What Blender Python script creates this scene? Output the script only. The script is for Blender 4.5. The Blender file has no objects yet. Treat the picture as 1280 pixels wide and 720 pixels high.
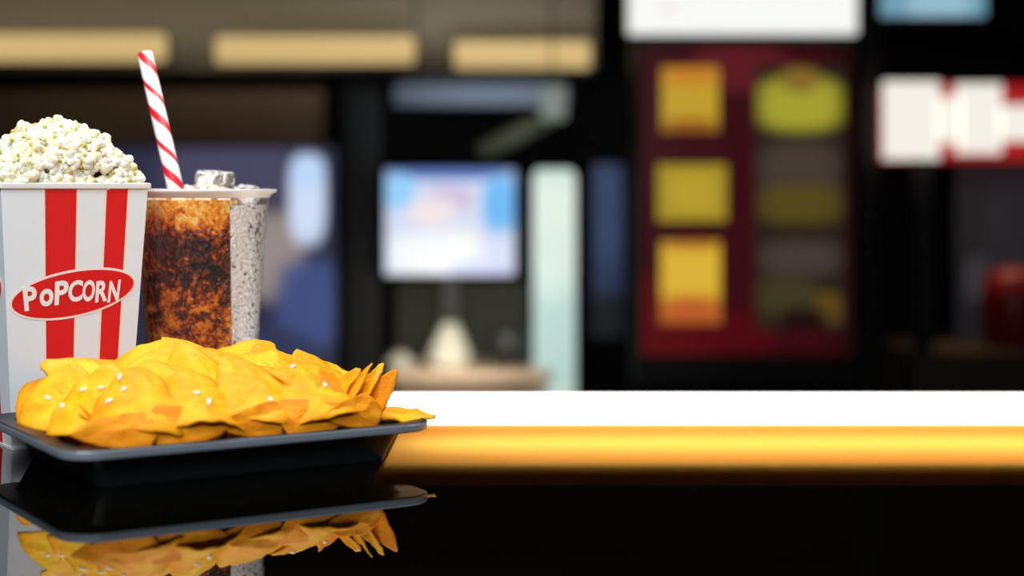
import bpy, bmesh, math, random
from mathutils import Vector, Matrix, noise
from mathutils.bvhtree import BVHTree
R = math.radians
col = bpy.context.scene.collection
scene = bpy.context.scene

# ------------------------------------------------------------------ camera, world, light, exposure
CAM_H = 0.19            # lens height above the table top, table top is z = 0
FPX = 2055.0
cam_d = bpy.data.cameras.new('camera'); cam = bpy.data.objects.new('camera', cam_d); col.objects.link(cam)
cam_d.sensor_width = 36.0; cam_d.lens = FPX / 1280 * 36
cam.location = (0, 0, CAM_H); cam.rotation_euler = (R(90), 0, 0)
cam_d.shift_y = -(360 - 235) / 1280.0
cam_d.clip_start = 0.02; cam_d.clip_end = 60
cam_d.dof.use_dof = True; cam_d.dof.focus_distance = 1.21; cam_d.dof.aperture_fstop = 3.3
scene.camera = cam
w = bpy.data.worlds.new('world'); scene.world = w; w.use_nodes = True
w.node_tree.nodes['Background'].inputs[0].default_value = (0.6, 0.7, 1.0, 1)
w.node_tree.nodes['Background'].inputs[1].default_value = 0.003
scene.view_settings.view_transform = 'Standard'; scene.view_settings.look = 'None'
scene.view_settings.gamma = 1; scene.view_settings.use_curve_mapping = False
scene.view_settings.exposure = 0.0
scene.cycles.max_bounces = 10; scene.cycles.transparent_max_bounces = 12
scene.cycles.use_denoising = True; scene.cycles.caustics_reflective = False; scene.cycles.caustics_refractive = False

def area(name, loc, target, sx, sy, power, color=(1, 1, 1), spread=180):
    l = bpy.data.lights.new(name, 'AREA'); l.shape = 'RECTANGLE'; l.size = sx; l.size_y = sy
    l.energy = power; l.color = color; l.spread = R(spread)
    o = bpy.data.objects.new(name, l); col.objects.link(o); o.location = loc
    o.rotation_euler = (Vector(target) - Vector(loc)).to_track_quat('-Z', 'Y').to_euler()
    return o
area('key_light', (-0.75, 0.15, 1.15), (-0.25, 1.12, 0.05), 0.7, 0.5, 15, (1, 0.99, 0.99))
area('front_light', (-0.15, -0.35, 0.75), (-0.25, 1.15, 0.08), 0.7, 0.4, 13.5, (0.90, 0.96, 1))
area('top_light', (-0.2, 1.55, 1.3), (-0.25, 1.15, 0.05), 0.7, 0.4, 7.2, (1, 0.97, 0.92), 120)
area('side_light', (0.75, 1.15, 0.55), (-0.25, 1.25, 0.1), 0.35, 0.35, 1.8, (1, 0.97, 0.95))

# ------------------------------------------------------------------ helpers
def mat(name, color=(.8, .8, .8), rough=.5, metal=0, emit=None, estr=1, spec=.5, ior=1.5, coat=0, trans=0, sss=0):
    m = bpy.data.materials.new(name); m.use_nodes = True
    b = m.node_tree.nodes['Principled BSDF']
    b.inputs['Base Color'].default_value = (*color, 1); b.inputs['Roughness'].default_value = rough
    b.inputs['Metallic'].default_value = metal; b.inputs['IOR'].default_value = ior
    b.inputs['Specular IOR Level'].default_value = spec
    b.inputs['Coat Weight'].default_value = coat; b.inputs['Transmission Weight'].default_value = trans
    if sss:
        b.inputs['Subsurface Weight'].default_value = sss; b.inputs['Subsurface Scale'].default_value = .004
        b.inputs['Subsurface Radius'].default_value = (1, .6, .3)
    if emit:
        b.inputs['Emission Color'].default_value = (*emit, 1); b.inputs['Emission Strength'].default_value = estr
    return m
class NT:
    def __init__(s, m): s.t = m.node_tree; s.b = s.t.nodes['Principled BSDF']
    def n(s, typ, **kw):
        x = s.t.nodes.new(typ)
        for k, v in kw.items(): setattr(x, k, v)
        return x
    def l(s, a, b): s.t.links.new(a, b)
    def ramp(s, fac, stops, interp='LINEAR'):
        r = s.n('ShaderNodeValToRGB'); r.color_ramp.interpolation = interp
        e = r.color_ramp.elements
        while len(e) > 1: e.remove(e[-1])
        e[0].position = stops[0][0]; e[0].color = (*stops[0][1], 1)
        for p, c in stops[1:]:
            q = e.new(p); q.color = (*c, 1)
        s.l(fac, r.inputs[0]); return r
    def math(s, op, a, b=None, c=None):
        x = s.n('ShaderNodeMath', operation=op)
        for i, v in enumerate((a, b, c)):
            if v is None: continue
            if isinstance(v, (int, float)): x.inputs[i].default_value = v
            else: s.l(v, x.inputs[i])
        return x.outputs[0]
    def noise(s, scale, detail=3, coord=None, rough=.5, dist=0):
        x = s.n('ShaderNodeTexNoise'); x.inputs['Scale'].default_value = scale; x.inputs['Detail'].default_value = detail
        x.inputs['Roughness'].default_value = rough; x.inputs['Distortion'].default_value = dist
        if coord: s.l(coord, x.inputs['Vector'])
        return x
    def bump(s, h, strength, dist):
        b = s.n('ShaderNodeBump'); b.inputs['Strength'].default_value = strength; b.inputs['Distance'].default_value = dist
        s.l(h, b.inputs['Height']); s.l(b.outputs[0], s.b.inputs['Normal'])
    def coord(s, k='Object'): return s.n('ShaderNodeTexCoord').outputs[k]

def link(o, parent=None):
    col.objects.link(o)
    if parent: o.parent = parent
    return o
def obj(name, bm, m, parent=None, smooth=False, bevel=0):
    me = bpy.data.meshes.new(name); bmesh.ops.recalc_face_normals(bm, faces=bm.faces); bm.to_mesh(me); bm.free()
    for x in (m if isinstance(m, (list, tuple)) else [m]): me.materials.append(x)
    if smooth: me.polygons.foreach_set('use_smooth', [True] * len(me.polygons))
    o = link(bpy.data.objects.new(name, me), parent)
    if bevel:
        md = o.modifiers.new('bevel', 'BEVEL'); md.width = bevel; md.segments = 2; md.limit_method = 'ANGLE'
    return o
def tag(o, label=None, cat=None, group=None, kind=None):
    if label: o['label'] = label
    if cat: o['category'] = cat
    if group: o['group'] = group
    if kind: o['kind'] = kind
    return o
def empty(name, loc, label=None, cat=None, group=None, rz=0):
    o = link(bpy.data.objects.new(name, None)); o.location = loc; o.rotation_euler = (0, 0, rz); o.empty_display_size = .02
    return tag(o, label, cat, group)
def box(bm, c, s, rot=None, mi=0):
    r = bmesh.ops.create_cube(bm, size=1)['verts']
    for v in r:
        p = Vector((v.co.x * s[0], v.co.y * s[1], v.co.z * s[2]))
        if rot is not None: p = rot @ p
        v.co = p + Vector(c)
    for f in {f for v in r for f in v.link_faces}: f.material_index = mi
    return r
def bxo(name, c, s, m, parent=None, bevel=0):
    bm = bmesh.new(); box(bm, c, s); return obj(name, bm, m, parent, bevel=bevel)
def tube(bm, a, b, r0, r1=None, seg=16, caps=True):
    r1 = r0 if r1 is None else r1; a = Vector(a); b = Vector(b); d = b - a
    q = d.to_track_quat('Z', 'Y')
    rs = []
    for p, r in ((a, r0), (b, r1)):
        rs.append([bm.verts.new(p + q @ Vector((math.cos(t * 2 * math.pi / seg) * r, math.sin(t * 2 * math.pi / seg) * r, 0))) for t in range(seg)])
    for i in range(seg): bm.faces.new((rs[0][i], rs[0][(i + 1) % seg], rs[1][(i + 1) % seg], rs[1][i]))
    if caps: bm.faces.new(rs[0][::-1]); bm.faces.new(rs[1])
def lathe(bm, prof, seg=64, close=False, c=(0, 0, 0)):
    rings = []
    for r, z in prof:
        if r < 1e-6: rings.append([bm.verts.new((c[0], c[1], c[2] + z))])
        else: rings.append([bm.verts.new((c[0] + r * math.cos(2 * math.pi * i / seg), c[1] + r * math.sin(2 * math.pi * i / seg), c[2] + z)) for i in range(seg)])
    n = len(rings)
    for k in range(n if close else n - 1):
        A = rings[k]; B = rings[(k + 1) % n]
        for i in range(seg):
            j = (i + 1) % seg
            if len(A) == 1 and len(B) == 1: continue
            if len(A) == 1: bm.faces.new((A[0], B[i], B[j]))
            elif len(B) == 1: bm.faces.new((A[i], A[j], B[0]))
            else: bm.faces.new((A[i], A[j], B[j], B[i]))
def W(px, y, d):          # place in the room from a sight line and a distance
    return Vector(((px - 640) / FPX * d, d, CAM_H + (235 - y) / FPX * d))

# ------------------------------------------------------------------ the room
FLOOR = -0.95
m_floor = mat('dark_tile', (.012, .011, .010), .25)
nt = NT(m_floor); br = nt.n('ShaderNodeTexBrick'); br.inputs['Scale'].default_value = 1.6; br.inputs['Mortar Size'].default_value = .01
br.offset = 0; br.inputs['Color1'].default_value = (.014, .012, .011, 1); br.inputs['Color2'].default_value = (.010, .010, .010, 1)
br.inputs['Mortar'].default_value = (.004, .004, .004, 1)
nt.l(nt.coord(), br.inputs['Vector']); nt.l(br.outputs[0], nt.b.inputs['Base Color'])
m_wall = mat('dark_wall_paint', (.012, .012, .013), .8)
nt = NT(m_wall); nt.bump(nt.noise(60, 4, nt.coord()).outputs[0], .2, .002)
m_ceil = mat('dark_ceiling_paint', (.014, .013, .012), .9)
def structure(o): return tag(o, kind='structure')
structure(bxo('floor', (0, 4.2, FLOOR - .05), (13, 15, .1), m_floor))
structure(bxo('ceiling', (0, 4.2, 2.35), (13, 15, .1), m_ceil))
structure(bxo('wall_back', (0, 11.55, .7), (13, .1, 3.3), m_wall))
structure(bxo('wall_front', (0, -3.15, .7), (13, .1, 3.3), m_wall))
structure(bxo('wall_left', (-6.45, 4.2, .7), (.1, 14.6, 3.3), m_wall))
structure(bxo('wall_right', (6.45, 4.2, .7), (.1, 14.6, 3.3), m_wall))

# ------------------------------------------------------------------ foreground bar counter
m_blackglass = mat('black_glass', (.0015, .0013, .001), .012, ior=1.95)
m_strip = mat('lit_white_acrylic', (.8, .8, .78), .4, emit=(1, .98, .93), estr=1.6)
m_goldtrim = mat('brass_edge', (.75, .45, .12), .35, metal=1)
m_counter = mat('counter_laminate', (.02, .018, .016), .5)
counter = empty('bar_counter', (0, 0, FLOOR), 'black glass topped bar counter with a glowing white rear strip, carrying the snacks', 'counter')
def cbox(name, x0, x1, y0, y1, z0, z1, m, bevel=0):
    return bxo(name, ((x0 + x1) / 2, (y0 + y1) / 2, (z0 + z1) / 2 - FLOOR), (x1 - x0, y1 - y0, z1 - z0), m, counter, bevel)
GOLD = 2.6
Y0, Y1, Y2 = 0.52, 1.3176, 1.529
XL = -.17; XA = -.09; YA = 1.050                       # the lit inlays start behind the tray
cbox('glass_top', -1.7, XL, Y0, Y2, -.012, 0, m_blackglass)
cbox('glass_top', XL, XA, Y0, Y1, -.012, 0, m_blackglass)
cbox('glass_top', XA, 1.7, Y0, YA, -.012, 0, m_blackglass)
tag(cbox('light_strip', XL, 1.7, Y1, Y2, -.012, 0.0, m_strip), 'glowing white strip')
cbox('brass_edge', XL, 1.7, Y2, Y2 + .0015, -.012, 0.0, m_goldtrim)
# amber diffusing glass; unseen trough, baffle and lamp added to shape its glow
m_amber = bpy.data.materials.new('amber_diffusing_glass'); m_amber.use_nodes = True
t = m_amber.node_tree; t.nodes.remove(t.nodes['Principled BSDF']); tl = t.nodes.new('ShaderNodeBsdfTranslucent')
tl.inputs[0].default_value = (1, .70, .24, 1); t.links.new(tl.outputs[0], t.nodes['Material Output'].inputs[0])
bm = bmesh.new(); vs = [bm.verts.new(v) for v in ((XA, YA, -FLOOR), (1.7, YA, -FLOOR), (1.7, Y1, -FLOOR), (XA, Y1, -FLOOR))]; bm.faces.new(vs)
tag(obj('amber_inlay', bm, m_amber, counter), 'amber glass inlay glowing gold')
m_trough = mat('orange_painted_trough', (.80, .26, .04), .6); m_baffle = mat('black_baffle', (.004, .003, .002), .8)
cbox('trough_floor', XA, 1.7, 1.14, Y1, -.145, -.14, m_trough)
cbox('trough_wall', XA, 1.7, Y1 - .003, Y1 - .001, -.14, -.0125, m_trough)
cbox('trough_wall', XA, 1.7, YA + .001, YA + .004, -.14, -.001, m_baffle)
cbox('trough_end', XA + .0005, XA + .003, YA + .004, Y1 - .003, -.14, -.001, m_baffle)
cbox('baffle', XA, 1.7, 1.138, 1.140, -.14, -.012, m_baffle)
bm = bmesh.new(); tube(bm, (XA + .01, 1.222, -.056 - FLOOR), (1.69, 1.222, -.056 - FLOOR), .024, seg=24)
obj('hidden_tube_lamp', bm, mat('yellow_tube', (.9, .8, .5), .4, emit=(1, .84, .46), estr=GOLD), counter, smooth=True)
cbox('cabinet', -1.66, 1.66, Y0 + .05, Y2 - .03, FLOOR + .1, -.15, m_counter)
cbox('plinth', -1.6, 1.6, Y0 + .1, Y2 - .08, FLOOR, FLOOR + .1, m_counter)

# ------------------------------------------------------------------ snack tray
YAW = 0.564
TA = Vector((-0.2695, 1.0)); TU = Vector((math.cos(YAW), math.sin(YAW))); TV = Vector((-TU.y, TU.x))
TL, TW, TH = .260, .205, .0285
def tray_pt(a, b, z): q = TA + TU * a + TV * b; return Vector((q.x, q.y, z))
m_tray = mat('black_plastic', (.010, .012, .014), .38, spec=.35)
m_rimp = mat('black_plastic_lit_lip', (.16, .19, .22), .3)  # black plastic, the light caught by the lip is put into this paler colour
tray = empty('snack_tray', tray_pt(TL / 2, TW / 2, 0), 'black plastic tray heaped with nachos on the glossy counter', 'tray', rz=YAW)
def rring(bm, ins, z, rad, seg=8):
    x = TL / 2 - ins; y = TW / 2 - ins; vs = []
    for cx, cy, a0 in ((x - rad, y - rad, 0), (-x + rad, y - rad, 90), (-x + rad, -y + rad, 180), (x - rad, -y + rad, 270)):
        for k in range(seg + 1):
            a = R(a0 + 90 * k / seg); vs.append(bm.verts.new((cx + rad * math.cos(a), cy + rad * math.sin(a), z)))
    return vs
def loft(bm, rings):
    for A, B in zip(rings, rings[1:]):
        n = len(A)
        for i in range(n): bm.faces.new((A[i], A[(i + 1) % n], B[(i + 1) % n], B[i]))
bm = bmesh.new()
rs = [rring(bm, *a) for a in ((.0275, 0, .010), (.0265, .0012, .011), (.0175, .0205, .014), (.0160, .0218, .015), (.0168, .0225, .015),
                              (.0176, .0262, .014), (.0195, .0245, .014), (.0285, .0048, .011), (.0310, .0040, .010))]
loft(bm, rs); bm.faces.new(rs[0][::-1]); bm.faces.new(rs[-1])
obj('tray_body', bm, m_tray, tray, smooth=False)
bm = bmesh.new()
rs = [rring(bm, *a) for a in ((.0163, .0219, .015), (.002, .0219, .022), (.0004, .0226, .0235), (0, .0238, .024), (0, .0268, .024), (.0006, .0280, .0235), (.002, .0285, .022), (.0155, .0270, .015), (.0163, .0219, .015))]
loft(bm, rs[:-1] ); 
A, B = rs[-2], rs[0]
for v in rs[-1]: bm.verts.remove(v)
n = len(A)
for i in range(n): bm.faces.new((A[i], A[(i + 1) % n], B[(i + 1) % n], B[i]))
rim = tag(obj('rim', bm, [m_rimp, m_tray], tray), 'rolled black rim with light painted on its lip')
for p in rim.data.polygons: p.material_index = 1 if abs(p.normal.z) > .55 else 0

# ------------------------------------------------------------------ nacho chips
def chip_mat(name, c0, c1, c2):
    m = mat(name, c0, .5, spec=.22)
    nt = NT(m); co = nt.coord()
    n3_ = nt.noise(2.5, 2, co); n1 = nt.noise(1.4, 3, co); r = nt.ramp(n1.outputs[0], [(.33, c1), (.52, c0), (.7, c2)])
    n2 = nt.noise(16, 2, co); sp = nt.ramp(n2.outputs[0], [(.60, (0, 0, 0)), (.70, (1, 1, 1))])
    mx = nt.n('ShaderNodeMixRGB'); nt.l(nt.math('MULTIPLY', sp.outputs[0], .35), mx.inputs[0]); nt.l(r.outputs[0], mx.inputs[1])
    mx.inputs[2].default_value = (.75, .22, .01, 1)
    ln = nt.n('ShaderNodeVectorMath', operation='LENGTH'); nt.l(co, ln.inputs[0]); er = nt.ramp(nt.math('ADD', ln.outputs['Value'], nt.math('MULTIPLY', n3_.outputs[0], .25)), [(.80, (0, 0, 0)), (1.0, (1, 1, 1))])
    m3 = nt.n('ShaderNodeMixRGB'); nt.l(nt.math('MULTIPLY', er.outputs[0], .32), m3.inputs[0]); nt.l(mx.outputs[0], m3.inputs[1]); m3.inputs[2].default_value = (.84, .22, .002, 1)
    nt.l(m3.outputs[0], nt.b.inputs['Base Color'])
    n3 = nt.noise(9, 5, co, .65); nt.bump(n3.outputs[0], .55, .0022)
    return m
CM = [chip_mat('golden_corn_chip', (.96, .44, .003), (.92, .34, .002), (.98, .54, .006)),
      chip_mat('yellow_cheesy_chip', (.98, .54, .004), (.95, .43, .002), (.98, .64, .04)),
      chip_mat('shaded_orange_chip', (.96, .33, .002), (.90, .25, .002), (.97, .42, .003))]  # last one: shade on the chip undersides is put into its orange
def chip_mesh(seed, tri=.35, curl=1.0, rnd=.0, fold=0.0):
    rnd_ = random.Random(seed); ph = rnd_.uniform(0, 6); k2 = rnd_.uniform(.7, 1.3); tw = rnd_.uniform(-.25, .25)
    bm = bmesh.new(); NR, NS = 10, 54; tops = []; bots = []
    so = Vector((seed * 3.1, seed * 1.7, 0))
    def P(rr, a, side):
        q3 = sum(max(0, math.cos(a - math.pi / 3 - k * 2 * math.pi / 3)) ** 7 for k in range(3)) ** (1 / 7)
        rad = (1 - tri * 1.9) + tri * 1.9 * .76 / q3 if tri > .2 else 1 + tri * .3 * math.cos(3 * a)
        rad = rad + .05 * math.sin(2 * a + ph) + .035 * noise.noise(Vector((math.cos(a) * 3, math.sin(a) * 3, seed)))
        rad += .018 * noise.noise(Vector((math.cos(a) * 14, math.sin(a) * 14, seed)))
        x = rr * rad * math.cos(a); y = rr * rad * math.sin(a)
        z = -curl * .30 * (y * y * k2 + .25 * x * x) + tw * x * y + fold * abs(x) * .5
        z += .11 * noise.noise(Vector((x * 1.9, y * 1.9, 0)) + so) + .028 * noise.noise(Vector((x * 6, y * 6, 2)) + so)
        # blisters
        b = noise.noise(Vector((x * 3.1, y * 3.1, 7)) + so)
        if b > .25: z += (b - .25) * .15 * (1 if side > 0 else .6)
        th = .020
        return Vector((x, y, z + side * th))
    for side, L in ((1, tops), (-1, bots)):
        L.append([bm.verts.new(P(0, 0, side))])
        for i in range(1, NR + 1):
            L.append([bm.verts.new(P(i / NR, 2 * math.pi * j / NS, side)) for j in range(NS)])
    for L in (tops, bots):
        for j in range(NS):
            q = (j + 1) % NS; bm.faces.new((L[0][0], L[1][j], L[1][q]))
            for i in range(1, NR): bm.faces.new((L[i][j], L[i + 1][j], L[i + 1][q], L[i][q]))
    for j in range(NS):
        q = (j + 1) % NS; bm.faces.new((tops[NR][j], bots[NR][j], bots[NR][q], tops[NR][q]))
    bmesh.ops.recalc_face_normals(bm, faces=bm.faces)
    me = bpy.data.meshes.new('nacho_chip'); bm.to_mesh(me); bm.free()
    me.polygons.foreach_set('use_smooth', [True] * len(me.polygons)); return me
chips = []
def put(me_args, mi, loc, nrm, spin, sc, label, long_axis=None):
    me = chip_mesh(*me_args); me.materials.append(CM[mi])
    o = link(bpy.data.objects.new('nacho_chip', me)); o.scale = sc
    nrm = nrm.normalized()
    # local x runs level (or along long_axis), local y up the slope
    xa = Vector((0, 0, 1)).cross(nrm) if long_axis is None else long_axis - nrm * long_axis.dot(nrm)
    xa.normalize(); ya = nrm.cross(xa)
    q = Matrix((xa, ya, nrm)).transposed().to_quaternion() @ Matrix.Rotation(R(spin), 3, 'Z').to_quaternion()
    o.rotation_mode = 'QUATERNION'; o.rotation_quaternion = q; o.location = loc
    tag(o, label, 'chip', 'nacho chips in the black tray'); chips.append(o); return o
def chip(a, b, z, r, pitch, yaw, spin, mi, seed, tri, curl, label, wide=1.0):
    """(a, b, z): lowest edge of the chip; it leans back from there. yaw 0 faces out over the long front edge, pitch 90 stands up"""
    d = -TV; az = math.atan2(d.y, d.x) + R(yaw); pitch = pitch * .88; z = .0275 + (z - .0275) * .68; p = R(pitch)
    h = Vector((math.cos(az), math.sin(az), 0)); nrm = h * math.sin(p) + Vector((0, 0, math.cos(p)))
    up = -h * math.cos(p) + Vector((0, 0, math.sin(p)))
    return put((seed, tri, curl), mi, tray_pt(a, b, z) + up * r * .82, nrm, spin, (r * wide, r, r), label)

rg = random.Random(5)
BUR = 'golden nacho chip buried low in the middle of the heap'
for i in range(5):
    for j in range(3):
        chip(.055 + i * .037, .035 + j * .045, .012 + .005 * ((i + j) % 3) + .012 * (j > 0), .028, rg.uniform(2, 10), rg.uniform(-30, 30), rg.uniform(0, 360), rg.choice((0, 2)), 100 + i * 7 + j, .3, .3, BUR)
# lowest edge a, b, z, radius, pitch, yaw, spin, material, seed, tri, curl, label, widening
CH = [
 # flanks just over the front rim, their shade put into the orange
 (.036, .008, .0285, .0125, 78, -8, 180, 2, 41, 0.3, 0.8, 'low orange chip at the front left corner of the tray', 2.0),
 (.080, .006, .0285, .0140, 74, 0, 0, 2, 42, 0.26, 1.2, 'low orange chip on the front rim, below the first red box stripe', 2.1),
 (.128, .008, .0285, .0115, 86, 2, 180, 2, 43, 0.34, 0.5, 'low orange chip on the front rim left of centre', 2.1),
 (.168, .005, .0285, .0140, 70, 4, 0, 2, 44, 0.28, 1.0, 'low orange chip on the front rim right of centre', 2.1),
 (.203, .010, .0285, .0120, 84, 14, 180, 2, 45, 0.3, 0.6, 'low orange chip on the front rim near the upright chips', 2.0),
 (.024, .060, .0280, .012, 104, -80, 0, 2, 46, .15, .3, 'low orange chip along the left end of the tray', 2.0),
 # arched front row
 (.048, .012, .050, .030, 33, -18, 80, 0, 1, .30, 1.0, 'golden chip at the front left corner of the heap, low and broad', 1.1),
 (.092, .006, .052, .036, 26, -4, 95, 0, 2, .25, 1.5, 'golden chip with an arched front edge, left of centre on the front rim', 1.1),
 (.142, .012, .050, .033, 30, 4, 84, 0, 3, .25, 1.1, 'golden chip on the front rim in the centre, long sloping front edge', 1.15),
 (.186, .008, .048, .034, 24, 12, 98, 0, 4, .28, 1.2, 'golden chip on the front rim right of centre', 1.05),
 (.210, .020, .031, .026, 50, 26, 85, 2, 5, .30, .9, 'orange chip on the front rim, last before the upright chips', 1.0),
 # second row
 (.026, .034, .040, .032, 42, -34, 95, 1, 6, .28, .7, 'pale yellow chip at the far left of the heap, leaning to the left end', 1.0),
 (.062, .030, .045, .034, 38, -10, 200, 1, 7, .25, .8, 'broad yellow chip behind the front left chips, crumbs on its surface', 1.1),
 (.112, .028, .044, .036, 38, 2, 92, 1, 8, .34, 1.0, 'large smooth triangular yellow chip in the centre front of the heap', 1.15),
 (.160, .030, .044, .036, 36, 10, -25, 1, 9, .30, .8, 'large yellow chip right of centre, beside a dark crack', 1.1),
 (.204, .032, .040, .033, 44, 22, 150, 0, 10, .30, .9, 'golden chip right of centre, sloping down toward the front rim', 1.0),
 # third row
 (.014, .070, .040, .027, 48, -30, 85, 1, 11, .22, .5, 'pale chip standing at the back left, before the white part of the box', 1.0),
 (.048, .066, .054, .034, 34, -6, 140, 1, 12, .32, .7, 'bright yellow chip in front of the first red box stripe', 1.1),
 (.092, .064, .056, .034, 32, 0, 60, 1, 13, .32, .9, 'yellow chip in front of the second red box stripe', 1.1),
 (.136, .064, .057, .035, 32, 6, 250, 0, 14, .30, .9, 'golden chip in the middle of the heap below the cola cup', 1.1),
 (.180, .066, .053, .034, 32, 14, 20, 1, 15, .28, .8, 'speckled yellow chip upper right of centre, below the right side of the cup', 1.1),
 (.220, .060, .042, .031, 40, 26, 80, 0, 16, .30, .8, 'golden chip with a small star shaped crack, left of the upright chips', 1.0),
 # ridge
 (.092, .100, .066, .026, 44, -10, 40, 1, 17, .28, 1.0, 'domed yellow chip crowning the heap in the gap between box and cup', 1.2),
 (.052, .100, .054, .030, 34, -5, 220, 0, 18, .32, .7, 'golden chip leaning toward the box front behind the left of the heap', 1.1),
 (.134, .104, .067, .027, 36, 0, 120, 1, 19, .30, .9, 'yellow chip with raised lip before the left side of the cup', 1.2),
 (.172, .106, .066, .027, 34, 6, 30, 1, 20, .30, .8, 'pale yellow chip before the right side of the cup', 1.2),
 (.206, .104, .060, .027, 36, 16, 300, 0, 21, .30, 1.0, 'golden chip on the heap ridge right of the cup', 1.15),
 (.232, .092, .046, .027, 40, 26, 200, 1, 22, .28, .9, 'yellow chip ending the ridge, behind the upright chips', 1.1),
 (.045, .140, .036, .032, 22, 0, 90, 0, 23, .3, .6, 'golden chip at the back of the tray beside the box', 1.0),
 (.090, .140, .046, .032, 18, 0, 10, 0, 24, .3, .6, 'golden chip at the back of the tray between box and cup', 1.0),
 (.135, .140, .048, .032, 18, 0, 70, 2, 25, .3, .6, 'orange chip at the back of the tray left of the cup foot', 1.0),
 (.180, .140, .046, .032, 16, 0, 190, 0, 26, .3, .6, 'golden chip at the back of the tray in front of the cup foot', 1.0),
 (.218, .135, .038, .030, 18, 10, 250, 2, 27, .3, .6, 'orange chip at the back right corner of the tray', 1.0),
]
for c in CH: chip(*c)
# upright chips leaning right at the right end: centre px of the photograph's row turned into tray places
UP = [((-.1300, 1.148, .0385), (-.50, -.60, .45), .025, 0, 31, 'golden upright chip, leftmost of the row leaning at the right end'),
      ((-.1210, 1.148, .0395), (-.62, -.38, .50), .026, 0, 32, 'thin orange upright chip, second from left of the leaning row'),
      ((-.1130, 1.152, .0400), (-.66, -.28, .52), .026, 1, 33, 'thin upright chip seen almost edge on beside the last leaning chip'),
      ((-.1010, 1.148, .0385), (-.46, -.76, .30), .0235, 2, 34, 'rightmost upright chip, smooth orange and leaning to the right')]
for p, nn, r, mi, sd, lb in UP:
    put((sd, .34, .35), mi, Vector(p), Vector(nn), 0, (r * 1.12, r * .62, r), lb, long_axis=Vector((.66, .0, .75)))
put((35, .25, .3), 1, tray_pt(.236, .034, .0325), Vector((.12, -.10, 1)), 0, (.031, .017, .03), 'flat yellow chip lying over the right end of the tray rim', long_axis=Vector((.95, .3, .05)))

# ------------------------------------------------------------------ popcorn box
BX0 = Vector((-.3622, 1.1915)); BU = TU.copy(); BV = TV.copy()
BW0, BW1, BH = .0870, .1095, .1935
bc = BX0 + BU * BW0 / 2 + BV * BW0 / 2
m_card = mat('striped_card', (.75, .78, .8), .45)
nt = NT(m_card); uv = nt.n('ShaderNodeUVMap'); sp = nt.n('ShaderNodeSeparateXYZ'); nt.l(uv.outputs[0], sp.inputs[0])
cream = (.93, .80, .68); wht = (.82, .88, .93); red = (.74, .012, .014)
rp = nt.ramp(sp.outputs[0], [(0, wht), (.278, cream), (.286, red), (.503, cream), (.517, wht), (.694, cream), (.708, red), (.858, cream), (.874, wht)], 'CONSTANT')
nt.l(rp.outputs[0], nt.b.inputs['Base Color'])
nt.bump(nt.noise(220, 3, nt.coord()).outputs[0], .08, .0006)
m_white = mat('white_card', (.80, .81, .80), .5); m_red = mat('red_print', (.74, .012, .014), .4); m_cream = mat('cream_print', (.95, .86, .80), .4)
pbox = empty('popcorn_box', (bc.x, bc.y, 0), 'tall red and white striped popcorn box with an oval badge, left of the cola cup', 'box', rz=YAW)
def fp(face, u, v, off=0):
    """point on one of the four faces in box coordinates"""
    wv = BW0 + (BW1 - BW0) * v; h = wv / 2; e = (BW1 - BW0) / 2 / BH
    x = -h + u * wv; y = -h - off; z = v * BH + off * e
    p = Vector((x, y, z)); return Matrix.Rotation(R(90 * face), 3, 'Z') @ p
bm = bmesh.new(); uvl = bm.loops.layers.uv.new('UVMap'); NV = 24; NU = 6
for fc in range(4):
    g = [[bm.verts.new(fp(fc, i / NU, j / NV)) for i in range(NU + 1)] for j in range(NV + 1)]
    for j in range(NV):
        for i in range(NU):
            f = bm.faces.new((g[j][i], g[j][i + 1], g[j + 1][i + 1], g[j + 1][i]))
            for lp, (a, b) in zip(f.loops, ((i, j), (i + 1, j), (i + 1, j + 1), (i, j + 1))): lp[uvl].uv = ((1 - a / NU) if fc == 3 else a / NU, b / NV)
h = BW0 / 2; f = bm.faces.new([bm.verts.new((x, y, .001)) for x, y in ((-h, -h), (h, -h), (h, h), (-h, h))])
bmesh.ops.remove_doubles(bm, verts=bm.verts, dist=.00005)
body = obj('box_body', bm, m_card, pbox)
sol = body.modifiers.new('solid', 'SOLIDIFY'); sol.thickness = .0012; sol.offset = -1
# rolled rim
bm = bmesh.new(); h = BW1 / 2
def sq(bm, hh, z, rad=.003):
    vs = []
    for cx, cy, a0 in ((hh - rad, hh - rad, 0), (-hh + rad, hh - rad, 90), (-hh + rad, -hh + rad, 180), (hh - rad, -hh + rad, 270)):
        for k in range(5):
            a = R(a0 + 22.5 * k); vs.append(bm.verts.new((cx + rad * math.cos(a), cy + rad * math.sin(a), z)))
    return vs
rs = [sq(bm, h + o, BH + z) for o, z in ((.0003, -.0042), (.0016, -.0042), (.0024, -.0034), (.0024, -.0006), (.0018, .0002), (.0000, .0004), (-.0012, .0), (-.0014, -.004))]
loft(bm, rs + [rs[0]]); obj('rim', bm, m_white, pbox)
# base fold line
bm = bmesh.new(); h = BW0 / 2; rs = [sq(bm, h + o, z, .002) for o, z in ((-.001, .0), (.0007, .0), (.0008, .0018), (-.001, .0020))]
loft(bm, rs + [rs[0]]); obj('base_seam', bm, m_white, pbox)
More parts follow.
